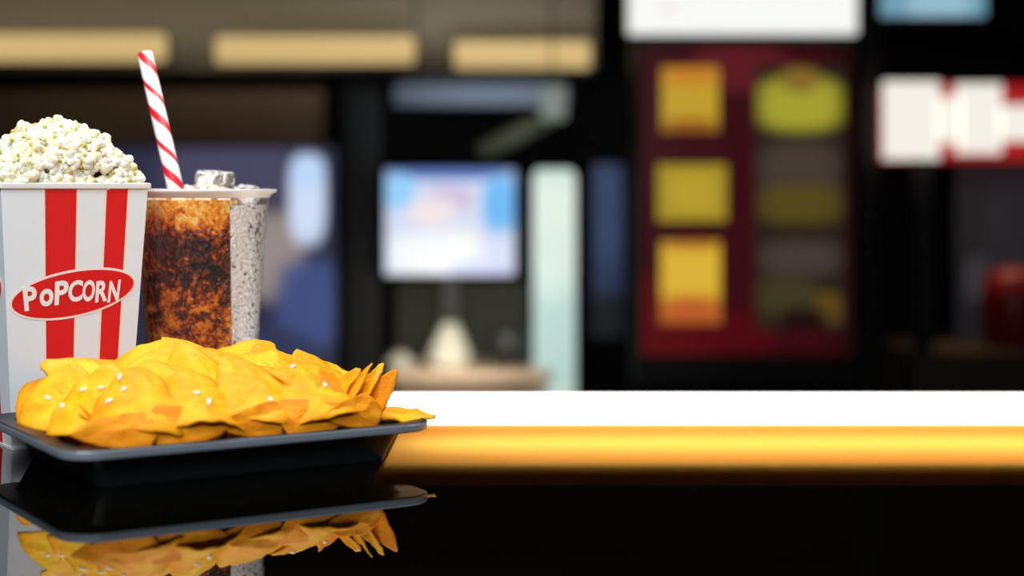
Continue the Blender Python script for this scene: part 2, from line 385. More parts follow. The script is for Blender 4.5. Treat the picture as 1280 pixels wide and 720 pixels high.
# oval badges with lettering on the two visible faces
def badge(fc):
    cu, cv = (.492, .580) if fc == 0 else (.455, .580); au, av = .472, .092; tilt = .034
    def ring(bm, k0, k1, off, n=72):
        A = []; B = []
        for i in range(n):
            a = 2 * math.pi * i / n
            for L, k in ((A, k0), (B, k1)):
                ku = au - (1 - k) * .03 * 10 * .1 if k < 1 else au
                kv = av - (1 - k) * .02 * 10 * .1 if k < 1 else av
                u = cu + ku * k * math.cos(a); v = cv + kv * k * math.sin(a) + tilt * k * math.cos(a)
                L.append(bm.verts.new(fp(fc, u, v, off)))
        return A, B
    bm = bmesh.new()
    def disc(k, off, mi):
        n = 72; vs = []; ws = []
        for i in range(n):
            a = 2 * math.pi * i / n
            u = cu + (au - k) * math.cos(a); v = cv + (av - k * .47) * math.sin(a) + tilt * (au - k) / au * math.cos(a)
            vs.append(bm.verts.new(fp(fc, u, v, off))); ws.append(bm.verts.new(fp(fc, u, v, off - .0003)))
        f = bm.faces.new(vs); f.material_index = mi
        for i in range(n):
            g = bm.faces.new((vs[i], vs[(i + 1) % n], ws[(i + 1) % n], ws[i])); g.material_index = mi
    disc(0, .0004, 0); disc(.020, .0007, 1)
    b = obj('oval_badge', bm, [m_cream, m_red], pbox)
    # letters: text, u0, u1, v bottom at left, height, lean
    bm = bmesh.new()
    L = [('P', .155, .262, .523, .084), ('o', .275, .385, .536, .062), ('P', .392, .500, .541, .084), ('C', .500, .615, .549, .076),
         ('O', .615, .715, .549, .076), ('R', .722, .822, .546, .076), ('N', .824, .915, .543, .078)]
    for k, (ch, u0, u1, v0, hh) in enumerate(L):
        cu_ = bpy.data.curves.new('t', 'FONT'); cu_.body = ch; cu_.offset = .034; cu_.resolution_u = 4
        to = bpy.data.objects.new('t', cu_); me = bpy.data.meshes.new_from_object(to)
        xs = [v.co.x for v in me.vertices]; ys = [v.co.y for v in me.vertices]
        x0, x1, y0, y1 = min(xs), max(xs), min(ys), max(ys)
        lean = (-.12, 0, .06, .05, .05, .05, .12)[k]
        t2 = bmesh.new(); t2.from_mesh(me)
        for v in t2.verts:
            s = (v.co.x - x0) / (x1 - x0); t = (v.co.y - y0) / (y1 - y0)
            v.co = fp(fc, cu - .362 + .925 * (u0 - .155 + (u1 - u0) * (s + lean * t)), v0 - .003 + hh * 1.08 * t + .05 * (u1 - u0) * s, .0012)
        tm = bpy.data.meshes.new('tmp'); t2.to_mesh(tm); t2.free(); bm.from_mesh(tm)
        bpy.data.meshes.remove(tm); bpy.data.objects.remove(to); bpy.data.curves.remove(cu_)
    obj('lettering', bm, mat('white_print', (.92, .90, .88), .4), b)
badge(0); badge(3)

# ------------------------------------------------------------------ popcorn
m_pop = mat('popped_corn', (.92, .89, .78), .65, sss=.3)
nt = NT(m_pop); n1 = nt.noise(260, 3, nt.coord()); r = nt.ramp(n1.outputs[0], [(.34, (.90, .74, .34)), (.46, (.95, .90, .72)), (.60, (.98, .95, .88))])
nt.l(r.outputs[0], nt.b.inputs['Base Color']); nt.bump(nt.noise(900, 2, nt.coord()).outputs[0], .4, .0006)
m_hull = mat('yellow_hull', (.60, .48, .06), .45); m_hull2 = mat('toasted_hull', (.80, .36, .03), .4)
def pop_mesh(seed, hull):
    rg = random.Random(seed); bm = bmesh.new()
    def blob(c, r, mi, sub=2):
        vs = bmesh.ops.create_icosphere(bm, subdivisions=sub, radius=r)['verts']
        sc = Vector((rg.uniform(.8, 1.15), rg.uniform(.8, 1.15), rg.uniform(.8, 1.15)))
        for v in vs:
            p = v.co.copy(); p *= 1 + .22 * noise.noise(p * 420 + Vector((seed * 5, c.x * 900, 0)))
            v.co = Vector((p.x * sc.x, p.y * sc.y, p.z * sc.z)) + c
        for f in {f for v in vs for f in v.link_faces}: f.material_index = mi; f.smooth = True
    n = rg.randint(6, 8)
    for i in range(n):
        d = Vector((rg.gauss(0, 1), rg.gauss(0, 1), rg.gauss(0, 1))).normalized()
        blob(d * rg.uniform(.0026, .0042), rg.uniform(.0019, .0032), 0)
    blob(Vector((0, 0, 0)), .0032, 0)
    for i in range(rg.randint(2, 3)):
        d = Vector((rg.gauss(0, 1), rg.gauss(0, 1), rg.gauss(0, 1))).normalized()
        blob(d * .0038, .0015, 1, 1)
    me = bpy.data.meshes.new('popped_kernel'); bmesh.ops.recalc_face_normals(bm, faces=bm.faces); bm.to_mesh(me); bm.free()
    me.materials.append(m_pop); me.materials.append(hull); return me
pops = [pop_mesh(i, m_hull) for i in range(8)]; toasted = [pop_mesh(20 + i, m_hull2) for i in range(2)]
def mound(x, y):          # box coordinates
    k = (1 - min(1, abs(x) / .056) ** 2.1) * (1 - min(1, abs(y) / .056) ** 2.1)
    return .0425 * k ** .80 + .004 * k * noise.noise(Vector((x * 40, y * 40, 3)))
rg = random.Random(11); pts = []
Hh = BW1 / 2 - .0045
tries = 0
for i in range(44):
    k = i // 11; q = -.0485 + .0088 * (i % 11); e_ = .0495
    pts.append(Vector(((q, -e_), (e_, q), (-q, e_), (-e_, -q))[k]).to_3d() + Vector((rg.uniform(-.001, .001), rg.uniform(-.001, .001), BH + rg.uniform(.0, .004))))
while tries < 30000 and len(pts) < 290:
    tries += 1
    x = rg.uniform(-Hh, Hh); y = rg.uniform(-Hh, Hh); p = Vector((x, y, BH + .001 + mound(x, y)))
    if all((p - q).length > .0078 for q in pts): pts.append(p)
Mb = Matrix.Translation((bc.x, bc.y, 0)) @ Matrix.Rotation(YAW, 4, 'Z')
first = {}
for i, p in enumerate(pts):
    t = rg.random() < .05
    me = (toasted if t else pops)[rg.randrange(2 if t else 8)]
    if me.name not in first: o = bpy.data.objects.new('popcorn_kernel', me); first[me.name] = o
    else: o = first[me.name].copy()
    col.objects.link(o); o.location = Mb @ p; o.rotation_euler = (rg.uniform(0, 6.3), rg.uniform(0, 6.3), rg.uniform(0, 6.3))
    s = rg.uniform(1.0, 1.35); o.scale = (s, s, s)
    if t: tag(o, 'popped kernel with an orange toasted hull in the popcorn mound', 'popcorn', 'toasted kernels in the popcorn mound')
    else: tag(o, 'creamy white popped kernel in the mound above the striped box', 'popcorn', 'popped kernels heaped above the striped box')
bm = bmesh.new()
for i in range(340):
    x = rg.uniform(-Hh + .002, Hh - .002); y = rg.uniform(-Hh + .002, Hh - .002); k = rg.choice((.0045, .007, .013))
    M = Matrix.Translation((x, y, max(BH - .012, BH + mound(x, y) - k))) @ Matrix.Rotation(rg.uniform(0, 6), 4, Vector((rg.random(), rg.random(), rg.random())).normalized())
    t2 = bmesh.new(); t2.from_mesh(rg.choice(pops)); bmesh.ops.transform(t2, matrix=M, verts=t2.verts)
    tm = bpy.data.meshes.new('tmp'); t2.to_mesh(tm); t2.free(); bm.from_mesh(tm); bpy.data.meshes.remove(tm)
o = obj('popcorn_fill', bm, [m_pop, m_hull], smooth=True); o.matrix_world = Mb
tag(o, 'mass of popcorn under the visible kernels, filling the striped box', 'popcorn', kind='stuff')

# ------------------------------------------------------------------ cola cup
CC = Vector((-.2535, 1.345, 0)); CH_ = .1885
m_cup = bpy.data.materials.new('clear_plastic'); m_cup.use_nodes = True
t = m_cup.node_tree; t.nodes.remove(t.nodes['Principled BSDF'])
tr = t.nodes.new('ShaderNodeBsdfTransparent'); gl = t.nodes.new('ShaderNodeBsdfGlossy'); gl.inputs['Roughness'].default_value = .08
df = t.nodes.new('ShaderNodeBsdfDiffuse'); df.inputs[0].default_value = (.9, .92, .95, 1)
lw = t.nodes.new('ShaderNodeLayerWeight'); lw.inputs[0].default_value = .35
tc = t.nodes.new('ShaderNodeTexCoord'); vo = t.nodes.new('ShaderNodeTexVoronoi'); vo.inputs['Scale'].default_value = 320
t.links.new(tc.outputs['Object'], vo.inputs['Vector'])
bp = t.nodes.new('ShaderNodeBump'); bp.inputs['Strength'].default_value = .6; bp.inputs['Distance'].default_value = .001; bp.invert = True
t.links.new(vo.outputs['Distance'], bp.inputs['Height']); t.links.new(bp.outputs[0], gl.inputs['Normal'])
m1 = t.nodes.new('ShaderNodeMixShader'); mm = t.nodes.new('ShaderNodeMath'); mm.operation = 'MULTIPLY_ADD'; mm.inputs[1].default_value = .5; mm.inputs[2].default_value = .02
t.links.new(lw.outputs['Facing'], mm.inputs[0]); t.links.new(mm.outputs[0], m1.inputs[0]); t.links.new(tr.outputs[0], m1.inputs[1]); t.links.new(gl.outputs[0], m1.inputs[2])
m2 = t.nodes.new('ShaderNodeMixShader'); m2.inputs[0].default_value = .02
t.links.new(m1.outputs[0], m2.inputs[1]); t.links.new(df.outputs[0], m2.inputs[2]); t.links.new(m2.outputs[0], t.nodes['Material Output'].inputs[0])
m_lip = mat('milky_plastic_lip', (.93, .95, .97), .2, trans=.12, ior=1.4)
def cr(z): return .0405 + (.0545 - .0405) * z / CH_
cup = empty('soda_cup', CC, 'clear plastic cup of iced cola with condensation, right of the popcorn box', 'cup')
bm = bmesh.new()
prof = [(0, .004), (cr(0) - .004, .004), (cr(0) - .002, 0), (cr(0), .001)] + [(cr(z), z) for z in [CH_ * k / 12 for k in range(1, 13)]]
lathe(bm, prof, 72); obj('cup_wall', bm, m_cup, cup, smooth=True)
bm = bmesh.new(); r1 = cr(CH_)
lathe(bm, [(r1 - .0010, CH_ - .0065), (r1 + .0002, CH_ - .0060), (r1 + .0022, CH_ - .0032), (r1 + .0056, CH_ - .0018), (r1 + .0064, CH_ - .0004), (r1 + .0056, CH_ + .0006), (r1 + .0006, CH_ + .0002), (r1 - .0008, CH_ - .002)], 72, close=True)
obj('lip', bm, m_lip, cup, smooth=True)
# cola: fills the cup left of the ice that carries the painted highlight
LZ = .1805; SX = .0300
def segm(zs, keep, grow=0):
    """horizontal slices of the cup's inside, cut by the plane x = SX"""
    bm = bmesh.new(); rings = []
    for z in zs:
        r = cr(z) - .0012; n = 48; a = math.acos(min(.999, SX / r)); vs = []
        if keep == 'left':
            for i in range(n + 1):
                t_ = a + (2 * math.pi - 2 * a) * i / n; vs.append((r * math.cos(t_), r * math.sin(t_)))
            m = 14
            for i in range(1, m):
                k = i / m; y = -r * math.sin(a) + 2 * r * math.sin(a) * k; vs.append((SX - .0004, y))
        else:
            for i in range(n + 1):
                t_ = -a + 2 * a * i / n; vs.append((r * math.cos(t_), r * math.sin(t_)))
            m = 14
            for i in range(1, m):
                k = i / m; y = r * math.sin(a) - 2 * r * math.sin(a) * k; vs.append((SX + .0004, y))
        rings.append([bm.verts.new((x, y, z)) for x, y in vs])
    loft(bm, rings); bm.faces.new(rings[0][::-1]); bm.faces.new(rings[-1]); return bm
zs = [.0055 + (LZ - .0055) * k / 20 for k in range(21)]
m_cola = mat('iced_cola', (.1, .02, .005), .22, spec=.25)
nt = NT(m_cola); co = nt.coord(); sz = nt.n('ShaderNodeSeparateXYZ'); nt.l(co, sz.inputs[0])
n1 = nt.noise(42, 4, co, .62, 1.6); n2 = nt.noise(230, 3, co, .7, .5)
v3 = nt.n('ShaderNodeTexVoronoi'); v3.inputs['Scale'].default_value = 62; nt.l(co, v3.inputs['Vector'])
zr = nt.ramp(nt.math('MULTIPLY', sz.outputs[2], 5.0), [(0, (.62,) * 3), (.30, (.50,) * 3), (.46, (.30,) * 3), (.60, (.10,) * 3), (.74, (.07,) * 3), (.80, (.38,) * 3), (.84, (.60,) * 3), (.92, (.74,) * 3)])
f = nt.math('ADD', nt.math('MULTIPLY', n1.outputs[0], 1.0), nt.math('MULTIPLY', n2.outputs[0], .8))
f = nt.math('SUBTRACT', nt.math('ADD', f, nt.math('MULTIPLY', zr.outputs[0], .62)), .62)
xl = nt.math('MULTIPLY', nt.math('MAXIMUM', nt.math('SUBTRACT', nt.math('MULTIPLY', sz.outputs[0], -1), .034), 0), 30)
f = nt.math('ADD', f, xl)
rr = nt.ramp(f, [(.24, (.008, .002, .001)), (.36, (.07, .010, .002)), (.44, (.28, .035, .003)), (.54, (.75, .16, .004)), (.66, (.98, .38, .015)), (.80, (1, .72, .20))])  # light passing through the cola and its amber highlights are painted in here
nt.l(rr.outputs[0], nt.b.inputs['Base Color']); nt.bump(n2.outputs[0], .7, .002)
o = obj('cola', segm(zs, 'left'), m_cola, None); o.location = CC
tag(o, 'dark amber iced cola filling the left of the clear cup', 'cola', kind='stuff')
m_cice = mat('ice_painted_highlight', (.8, .8, .8), .12, spec=.8)
nt = NT(m_cice); co = nt.coord()
v1 = nt.n('ShaderNodeTexVoronoi'); v1.inputs['Scale'].default_value = 400; nt.l(co, v1.inputs['Vector'])
n1 = nt.noise(240, 2, co); n4 = nt.noise(60, 2, co)
sx = nt.n('ShaderNodeSeparateXYZ'); nt.l(co, sx.inputs[0])
edge = nt.math('MULTIPLY', nt.math('SUBTRACT', sx.outputs[0], .037), 9.0)
f = nt.math('SUBTRACT', nt.math('ADD', nt.math('MULTIPLY', n1.outputs[0], 1.1), nt.math('MULTIPLY', n4.outputs[0], .25)), nt.math('ABSOLUTE', edge))
rr = nt.ramp(f, [(.36, (.07, .06, .055)), (.43, (.34, .30, .25)), (.49, (.72, .71, .69)), (.55, (.93, .92, .91)), (.7, (1, 1, 1))])  # bright condensation highlight put into the colour, darker towards both sides
nt.l(rr.outputs[0], nt.b.inputs['Base Color']); nt.bump(v1.outputs['Distance'], 1.0, .002)
o = obj('crushed_ice', segm([.0055 + (.176 - .0055) * k / 20 for k in range(21)], 'right'), m_cice); o.location = CC
tag(o, 'crushed ice with a painted silvery highlight along the right side of the cola cup', 'ice', kind='stuff')
# ice cubes floating at the top
m_ice = mat('clear_ice', (1, 1, 1), .1, trans=.75, ior=1.31)
nt = NT(m_ice); n1 = nt.noise(110, 3, nt.coord(), .6, 1.0); nt.bump(n1.outputs[0], 1.0, .004)
rr = nt.ramp(n1.outputs[0], [(.46, (.0,) * 3), (.56, (.85,) * 3)]); nt.l(rr.outputs[0], nt.b.inputs['Transmission Weight'])
def ice(c, s, rz, tilt, seed, label):
    bm = bmesh.new(); bmesh.ops.create_cube(bm, size=1)
    bmesh.ops.bevel(bm, geom=list(bm.edges), offset=.14, segments=3, affect='EDGES', profile=.6)
    bmesh.ops.subdivide_edges(bm, edges=bm.edges, cuts=1, use_grid_fill=True)
    for v in bm.verts:
        p = v.co * (1 + .13 * noise.noise(v.co * 3.3 + Vector((seed, 0, 0)))); v.co = Vector((p.x * s[0], p.y * s[1], p.z * s[2]))
    o = obj('ice_cube', bm, m_ice, smooth=True); o.location = CC + Vector(c); o.rotation_euler = (R(tilt), R(tilt * .4), R(rz))
    return tag(o, label, 'ice cube', 'ice cubes at the top of the cola cup')
ice((.0118, -.010, .1905), (.031, .026, .026), 8, 6, 1, 'large clear ice cube rising above the cup rim')
ice((-.0098, .000, .1845), (.011, .011, .014), 30, 20, 2, 'small ice chip between the straw and the large ice cube')
ice((.002, .026, .1835), (.026, .022, .016), 60, -8, 3, 'clear ice cube floating behind the straw in the cola')
ice((.0335, .012, .1845), (.019, .024, .014), -10, 8, 4, 'clear ice cube against the right wall inside the cup mouth')
ice((-.036, -.012, .1825), (.018, .020, .010), 20, -5, 5, 'low ice cube against the left wall inside the cup mouth')
# condensation beads on the cup wall
rg = random.Random(3); bm = bmesh.new()
for i in range(260):
    z = rg.uniform(.03, .17); a = R(rg.uniform(-65, 35)) if rg.random() < .8 else R(rg.uniform(-180, 0)); r = cr(z)
    s = rg.uniform(.0004, .0010)
    vs = bmesh.ops.create_icosphere(bm, subdivisions=1, radius=s)['verts']
    for v in vs: v.co = v.co + Vector((r * math.cos(a), r * math.sin(a), z))
m_drop = mat('water_bead', (1, 1, 1), .02, trans=.8, ior=1.33)
tag(obj('condensation', bm, m_drop, cup, smooth=True), 'beads of water', kind='stuff')
# straw
m_straw = mat('striped_paper', (.86, .85, .84), .45)
nt = NT(m_straw); s3 = nt.n('ShaderNodeSeparateXYZ'); nt.l(nt.coord(), s3.inputs[0])
ang = nt.math('DIVIDE', nt.math('ARCTAN2', s3.outputs[1], s3.outputs[0]), 2 * math.pi)
ph = nt.math('FRACT', nt.math('ADD', nt.math('ADD', nt.math('DIVIDE', s3.outputs[2], .0500), ang), 10.13))
st = nt.ramp(ph, [(0, (.72, .008, .03)), (.19, (.86, .85, .84)), (.50, (.62, .01, .03)), (.62, (.86, .85, .84))], 'CONSTANT')
nt.l(st.outputs[0], nt.b.inputs['Base Color'])
top = W(181, 66, 1.352); ent = W(219.5, 236, 1.337); dirn = (ent - top).normalized(); bot = top + dirn * ((.012 - top.z) / dirn.z)
Ls = (bot - top).length; bm = bmesh.new()
lathe(bm, [(.0072, 0), (.0061, Ls), (.0056, Ls), (.0067, 0)], 28, close=True)
o = obj('straw', bm, m_straw, smooth=False); o.location = bot; o.rotation_mode = 'QUATERNION'; o.rotation_quaternion = (top - bot).to_track_quat('Z', 'Y')
for p in o.data.polygons: p.use_smooth = abs(p.normal.z) < .5
tag(o, 'white paper straw with red spiral stripes leaning out of the cola cup', 'straw')

# ------------------------------------------------------------------ crumbs on the chips
bpy.context.view_layer.update()
vv = []; ff = []
for o in chips:
    b = len(vv); M = o.matrix_world
    vv += [M @ v.co for v in o.data.vertices]; ff += [[b + i for i in p.vertices] for p in o.data.polygons]
tree = BVHTree.FromPolygons(vv, ff)
m_crumb = mat('white_cheese', (.92, .86, .78), .5, sss=.2)
CR = [(60, 498), (104, 488), (127, 486), (155, 487), (137, 502), (78, 508), (246, 492), (261, 503), (366, 459), (406, 482), (338, 500), (150, 472)]
CL = ['white crumb low on the left chips', 'slanted white crumb left of the crumb trio', 'round white crumb, middle of the crumb trio', 'white crumb, right of the crumb trio',
      'white crumb just below the crumb trio', 'pale crumb near the left front chips', 'white crumb in the crack under the cup', 'larger pale crumb at the foot of the crack under the cup',
      'bright white crumb on the ridge right of the cup', 'white crumb in the star shaped crack near the upright chips', 'pale crumb on the big chip right of centre', 'white crumb at the foot of the domed chip']
for i, (px, py) in enumerate(CR):
    d = (W(px, py, 1) - cam.location).normalized(); hit, nr, idx, dist = tree.ray_cast(cam.location, d)
    if hit is None: continue
    rg = random.Random(i); bm = bmesh.new(); vs = bmesh.ops.create_icosphere(bm, subdivisions=2, radius=1)['verts']
    for v in vs:
        p = v.co * (1 + .35 * noise.noise(v.co * 1.6 + Vector((i * 4, 0, 0)))); v.co = Vector((p.x * .0027, p.y * .0015, p.z * .0011))
    o = obj('cheese_crumb', bm, m_crumb, smooth=True); nr = nr if nr.dot(d) < 0 else -nr
    o.location = hit + nr * .0007; o.rotation_mode = 'QUATERNION'; o.rotation_quaternion = nr.to_track_quat('Z', 'Y') @ Matrix.Rotation(rg.uniform(0, 3.1), 3, 'Z').to_quaternion()
    tag(o, CL[i], 'crumb', 'white crumbs on the nachos')

# ------------------------------------------------------------------ background: food court behind the bar
def emis(name, c, s=1.0): return mat(name, tuple(min(1, x * .5) for x in c), .5, emit=c, estr=s)
def quad_box(name, x0, y0, x1, y1, d, m, parent=None, depth=.06, bevel=0):
    """box whose near face spans the sight lines x0..x1, y0..y1 at distance d"""
    a = W(x0, y0, d); b = W(x1, y1, d); c = (a + b) / 2; c.y = d + depth / 2
    o = bxo(name, (0, 0, 0), (abs(b.x - a.x), depth, abs(a.z - b.z)), m, None, bevel)
    if parent: o.parent = parent; c = c - parent.location
    o.location = c; return o
m_black = mat('black_metal', (.006, .006, .006), .45); m_beige = mat('beige_plaster', (.42, .38, .30), .8)
# bulkhead with three warm lights
bk = W(745, 88, 9.6); top_ = W(0, -30, 9.6)
structure(bxo('trim_1', ((-3.9 + bk.x) / 2, 9.9, (bk.z + top_.z) / 2), (bk.x + 3.9, .6, top_.z - bk.z), m_beige))
bp_ = quad_box('wall_panel', -60, 112, 405, 184, 9.62, mat('brown_panel', (.30, .20, .13), .7), None, .05); tag(bp_, 'dim brown wall panel below the bulkhead, behind the popcorn and straw', 'panel')
area('panel_wash', (W(200, 100, 9.3)), W(200, 150, 9.62), 2.0, .05, .25, (1, .8, .6))  # added lamp without a fixture, brightens the brown panel
m_lamp = emis('warm_diffuser', (.66, .47, .20), .92)
for i, (x0, x1, yy) in enumerate(((-110, 208, 60), (270, 520, 63), (568, 738, 69))):
    a = W(x0, yy, 9.3); b = W(x1, yy, 9.3); c = (a + b) / 2
    L = empty('wall_light', c, ('warm linear light on the bulkhead above the popcorn, leftmost of three', 'warm linear light on the bulkhead, middle of three',
              'warm linear light on the bulkhead above the television, rightmost of three')[i], 'light', 'warm linear lights on the bulkhead')
    bxo('diffuser', (0, 0, 0), (b.x - a.x, .06, .15), m_lamp, L, .02)
    bxo('housing', (0, .05, 0), (b.x - a.x + .02, .05, .16), m_black, L, .005)
    bxo('bracket', (0, .18, 0), (.08, .24, .04), m_black, L)
    la = area('lamp_wash', c + Vector((0, -.1, .14)), c + Vector((0, .25, .24)), b.x - a.x + .3, .05, 0.75 * (b.x - a.x), (1, .86, .62)); la.parent = L; la.location = (0, -.1, .14)
# backlit picture at the left
def picture_mat(name, fn):
    m = mat(name, (.02, .02, .02), .3); nt = NT(m); c = fn(nt)
    nt.l(c, nt.b.inputs['Emission Color']); nt.b.inputs['Emission Strength'].default_value = 1.0; return m
def blobs(nt, base, items, mapping='Generated'):
    """layer soft-edged blobs of print colour over a base: items = (cx, cz, rx, rz, colour, softness)"""
    co = nt.coord(mapping); sp = nt.n('ShaderNodeSeparateXYZ'); nt.l(co, sp.inputs[0])
    rgb = nt.n('ShaderNodeRGB'); rgb.outputs[0].default_value = (*base, 1); cur = rgb.outputs[0]
    for cx, cz, rx, rz, c, so in items:
        dx = nt.math('DIVIDE', nt.math('SUBTRACT', sp.outputs[0], cx), rx); dz = nt.math('DIVIDE', nt.math('SUBTRACT', sp.outputs[2], cz), rz)
        d = nt.math('ADD', nt.math('POWER', nt.math('ABSOLUTE', dx), 3), nt.math('POWER', nt.math('ABSOLUTE', dz), 3))
        mr = nt.n('ShaderNodeMapRange'); mr.interpolation_type = 'SMOOTHSTEP'; nt.l(d, mr.inputs[0])
        mr.inputs[1].default_value = 1 - so; mr.inputs[2].default_value = 1 + so; mr.inputs[3].default_value = 1; mr.inputs[4].default_value = 0
        mx = nt.n('ShaderNodeMixRGB'); nt.l(mr.outputs[0], mx.inputs[0]); nt.l(cur, mx.inputs[1]); mx.inputs[2].default_value = (*c, 1); cur = mx.outputs[0]
    return cur
def norm(items, x0, y0, x1, y1):
    return [((px - x0) / (x1 - x0), (y1 - py) / (y1 - y0), rx / (x1 - x0), ry / (y1 - y0), c, so) for px, py, rx, ry, c, so in items]
def backlit(name, x0, y0, x1, y1, d, base, items, label, cat, parts=('lit_face', 'frame')):
    c = W((x0 + x1) / 2, y1, d)
    e = empty(name, c, label, cat)
    m = picture_mat(name + '_print', lambda nt: blobs(nt, base, norm(items, x0, y0, x1, y1)))
    quad_box(parts[0], x0, y0, x1, y1, d, m, e, .03)
    quad_box(parts[1], x0 - 4, y0 - 4, x1 + 4, y1 + 4, d + .031, m_black, e, .12, .01)
    return e
backlit('poster_lightbox', 130, 185, 418, 500, 9.2, (.026, .026, .058), [
    (290, 215, 90, 40, (.065, .060, .115), .9), (345, 320, 35, 55, (.30, .25, .23), .9), (384, 250, 23, 55, (.62, .72, .92), .7),
    (385, 215, 20, 20, (.50, .68, .95), .8), (385, 380, 40, 55, (.050, .075, .21), .9), (330, 440, 60, 30, (.03, .035, .09), .8)],
    'backlit navy poster with a white blue streak, right behind the cola cup', 'poster')
# television
tvx = backlit('television', 482, 212, 643, 343, 9.0, (.66, .72, .90), [
    (560, 214, 85, 12, (.10, .19, .55), .8), (500, 240, 20, 22, (.30, .62, .95), .8), (625, 255, 22, 35, (.15, .48, .90), .8), (563, 248, 28, 16, (.62, .52, .70), .9),
    (540, 265, 30, 18, (.88, .78, .80), .9), (580, 300, 20, 14, (.90, .86, .80), .9), (540, 320, 58, 30, (.92, .94, .99), .9), (600, 335, 40, 10, (.55, .60, .88), .9)],
    'wide television with a white, pink and blue picture above the beige counter', 'television', ('screen', 'bezel'))
quad_box('stand_pole', 553, 347, 573, 446, 9.2, m_black, tvx, .06)
# illuminated column
colm = empty('light_column', W(693, 500, 8.8), 'tall white green lit column right of the television', 'column')
a = W(668, 212, 8.8); b = W(720, 500, 8.8); bm = bmesh.new(); r = (b.x - a.x) / 2
lathe(bm, [(0, 0), (r, 0), (r, .62), (r * .98, .64), (r, .66), (r, a.z - b.z - .03), (r * .8, a.z - b.z), (0, a.z - b.z)], 32)
m_colm = picture_mat('frosted_lit_glass', lambda nt: nt.ramp(nt.n('ShaderNodeSeparateXYZ').outputs[2], [(0, (.62, .78, .72)), (1, (.62, .78, .72))]).outputs[0])
nt = NT(m_colm)
sep = [n for n in nt.t.nodes if n.type == 'SEPXYZ'][0]; nt.l(nt.coord('Generated'), sep.inputs[0])
rp = [n for n in nt.t.nodes if n.type == 'VALTORGB'][0]; rp.color_ramp.elements[0].color = (.62, .66, .56, 1)
for p, c in ((.10, (.46, .66, .60)), (.40, (.52, .72, .66)), (.55, (.72, .85, .78)), (.9, (.78, .88, .80))):
    e = rp.color_ramp.elements.new(p); e.color = (*c, 1)
obj('frosted_tube', bm, m_colm, colm, smooth=True)
bm = bmesh.new(); lathe(bm, [(0, b.z * 0 - .0), (r * 1.15, 0), (r * 1.15, -(b.z - FLOOR)), (0, -(b.z - FLOOR))], 32); obj('column_base', bm, m_black, colm)
# dim blue panel
backlit('blue_panel', 742, 205, 778, 420, 9.4, (.020, .030, .072), [(760, 270, 20, 60, (.030, .048, .115), .9), (760, 400, 25, 35, (.006, .008, .010), .9)], 'narrow dim blue panel between the lit column and the red menu board', 'panel')
# dim grey header sign and duct over the television
m_dgrey = mat('grey_blue_metal', (.20, .24, .30), .5)
e = empty('header_sign', W(600, 134, 8.9), 'dim grey blue header panel hung above the television', 'sign')
quad_box('board', 492, 104, 712, 132, 8.9, m_dgrey, e, .05, .01); quad_box('mounting_bar', 500, 92, 704, 106, 8.94, m_black, e, .03)
for x in (520, 690):
    p = W(x, 92, 8.95) - e.location; bxo('hanging_rod', (p.x, p.y, (p.z + 2.30 - e.location.z) / 2), (.012, .012, 2.30 - e.location.z - p.z), m_black, e)
area('header_spot', W(610, 150, 8.2), W(610, 118, 8.9), .9, .1, 1.5, (.85, .92, 1), 100)
e = empty('spot_fixture', W(690, 150, 8.9), 'pale green glowing lamp at the right end of the grey header', 'light')
quad_box('glow_lens', 676, 106, 708, 150, 8.86, emis('pale_green', (.13, .16, .135), 1), e, .03, .02)
quad_box('bracket', 686, 90, 698, 106, 8.86, m_black, e, .03)
a = W(600, 192, 9.1); b = W(700, 140, 9.1); bm = bmesh.new(); tube(bm, a, b, .055, .055); m_olive = mat('olive_metal', (.14, .14, .08), .6)
tag(obj('duct', bm, m_olive, smooth=True), 'olive diagonal duct rising over the right of the television', 'duct')
# beige service counter below the television
m_tan = mat('tan_laminate', (.62, .44, .30), .6); m_pale = mat('pale_paper', (.62, .60, .48), .8)
ct = W(590, 470, 8.6)
sc = empty('service_counter', (ct.x, 9.0, FLOOR), 'tan service counter standing below the television', 'counter')
bxo('worktop', (0, -.15, ct.z - FLOOR), (.84, .7, .05), m_tan, sc, .01); bxo('cabinet', (0, -.12, (ct.z - FLOOR) / 2 - .03), (.78, .6, ct.z - FLOOR - .06), m_tan, sc)
area('counter_lamp', W(570, 380, 8.0), W(570, 475, 8.6), .4, .3, 4.2, (1, .95, .85), 120)
zt = ct.z + .025
def paper_bag(px, h, r, d, label):
    p = W(px, 400, d); bm = bmesh.new(); lathe(bm, [(0, 0), (r, 0), (r * .95, h * .3), (r * .55, h * .75), (r * .30, h), (0, h)], 20)
    for v in bm.verts: v.co += Vector((noise.noise(v.co * 12), noise.noise(v.co * 12 + Vector((5, 0, 0))), 0)) * .015
    o = obj('paper_bag', bm, m_pale, smooth=True); o.location = (p.x, d, zt); tag(o, label, 'bag', 'pale bags on the tan counter')
paper_bag(562, .24, .13, 8.75, 'pale tapered bag standing in the middle of the tan counter'); paper_bag(500, .08, .09, 8.8, 'low pale bag at the left end of the tan counter')
a = W(637, 400, 8.85); bm = bmesh.new(); lathe(bm, [(0, 0), (.10, 0), (.115, .17), (.10, .19), (0, .19)], 24)
o = obj('black_canister', bm, mat('dark_canister', (.03, .035, .03), .4), smooth=True); o.location = (a.x, 8.9, zt); tag(o, 'dark round canister on the tan counter beside the lit column', 'canister')
# dim olive shelf panel behind
quad_box_o = quad_box('wall_panel', 495, 352, 660, 460, 9.6, mat('olive_panel', (.10, .10, .07), .8), None, .05); tag(quad_box_o, 'dim olive wall panel behind the tan counter', 'panel')

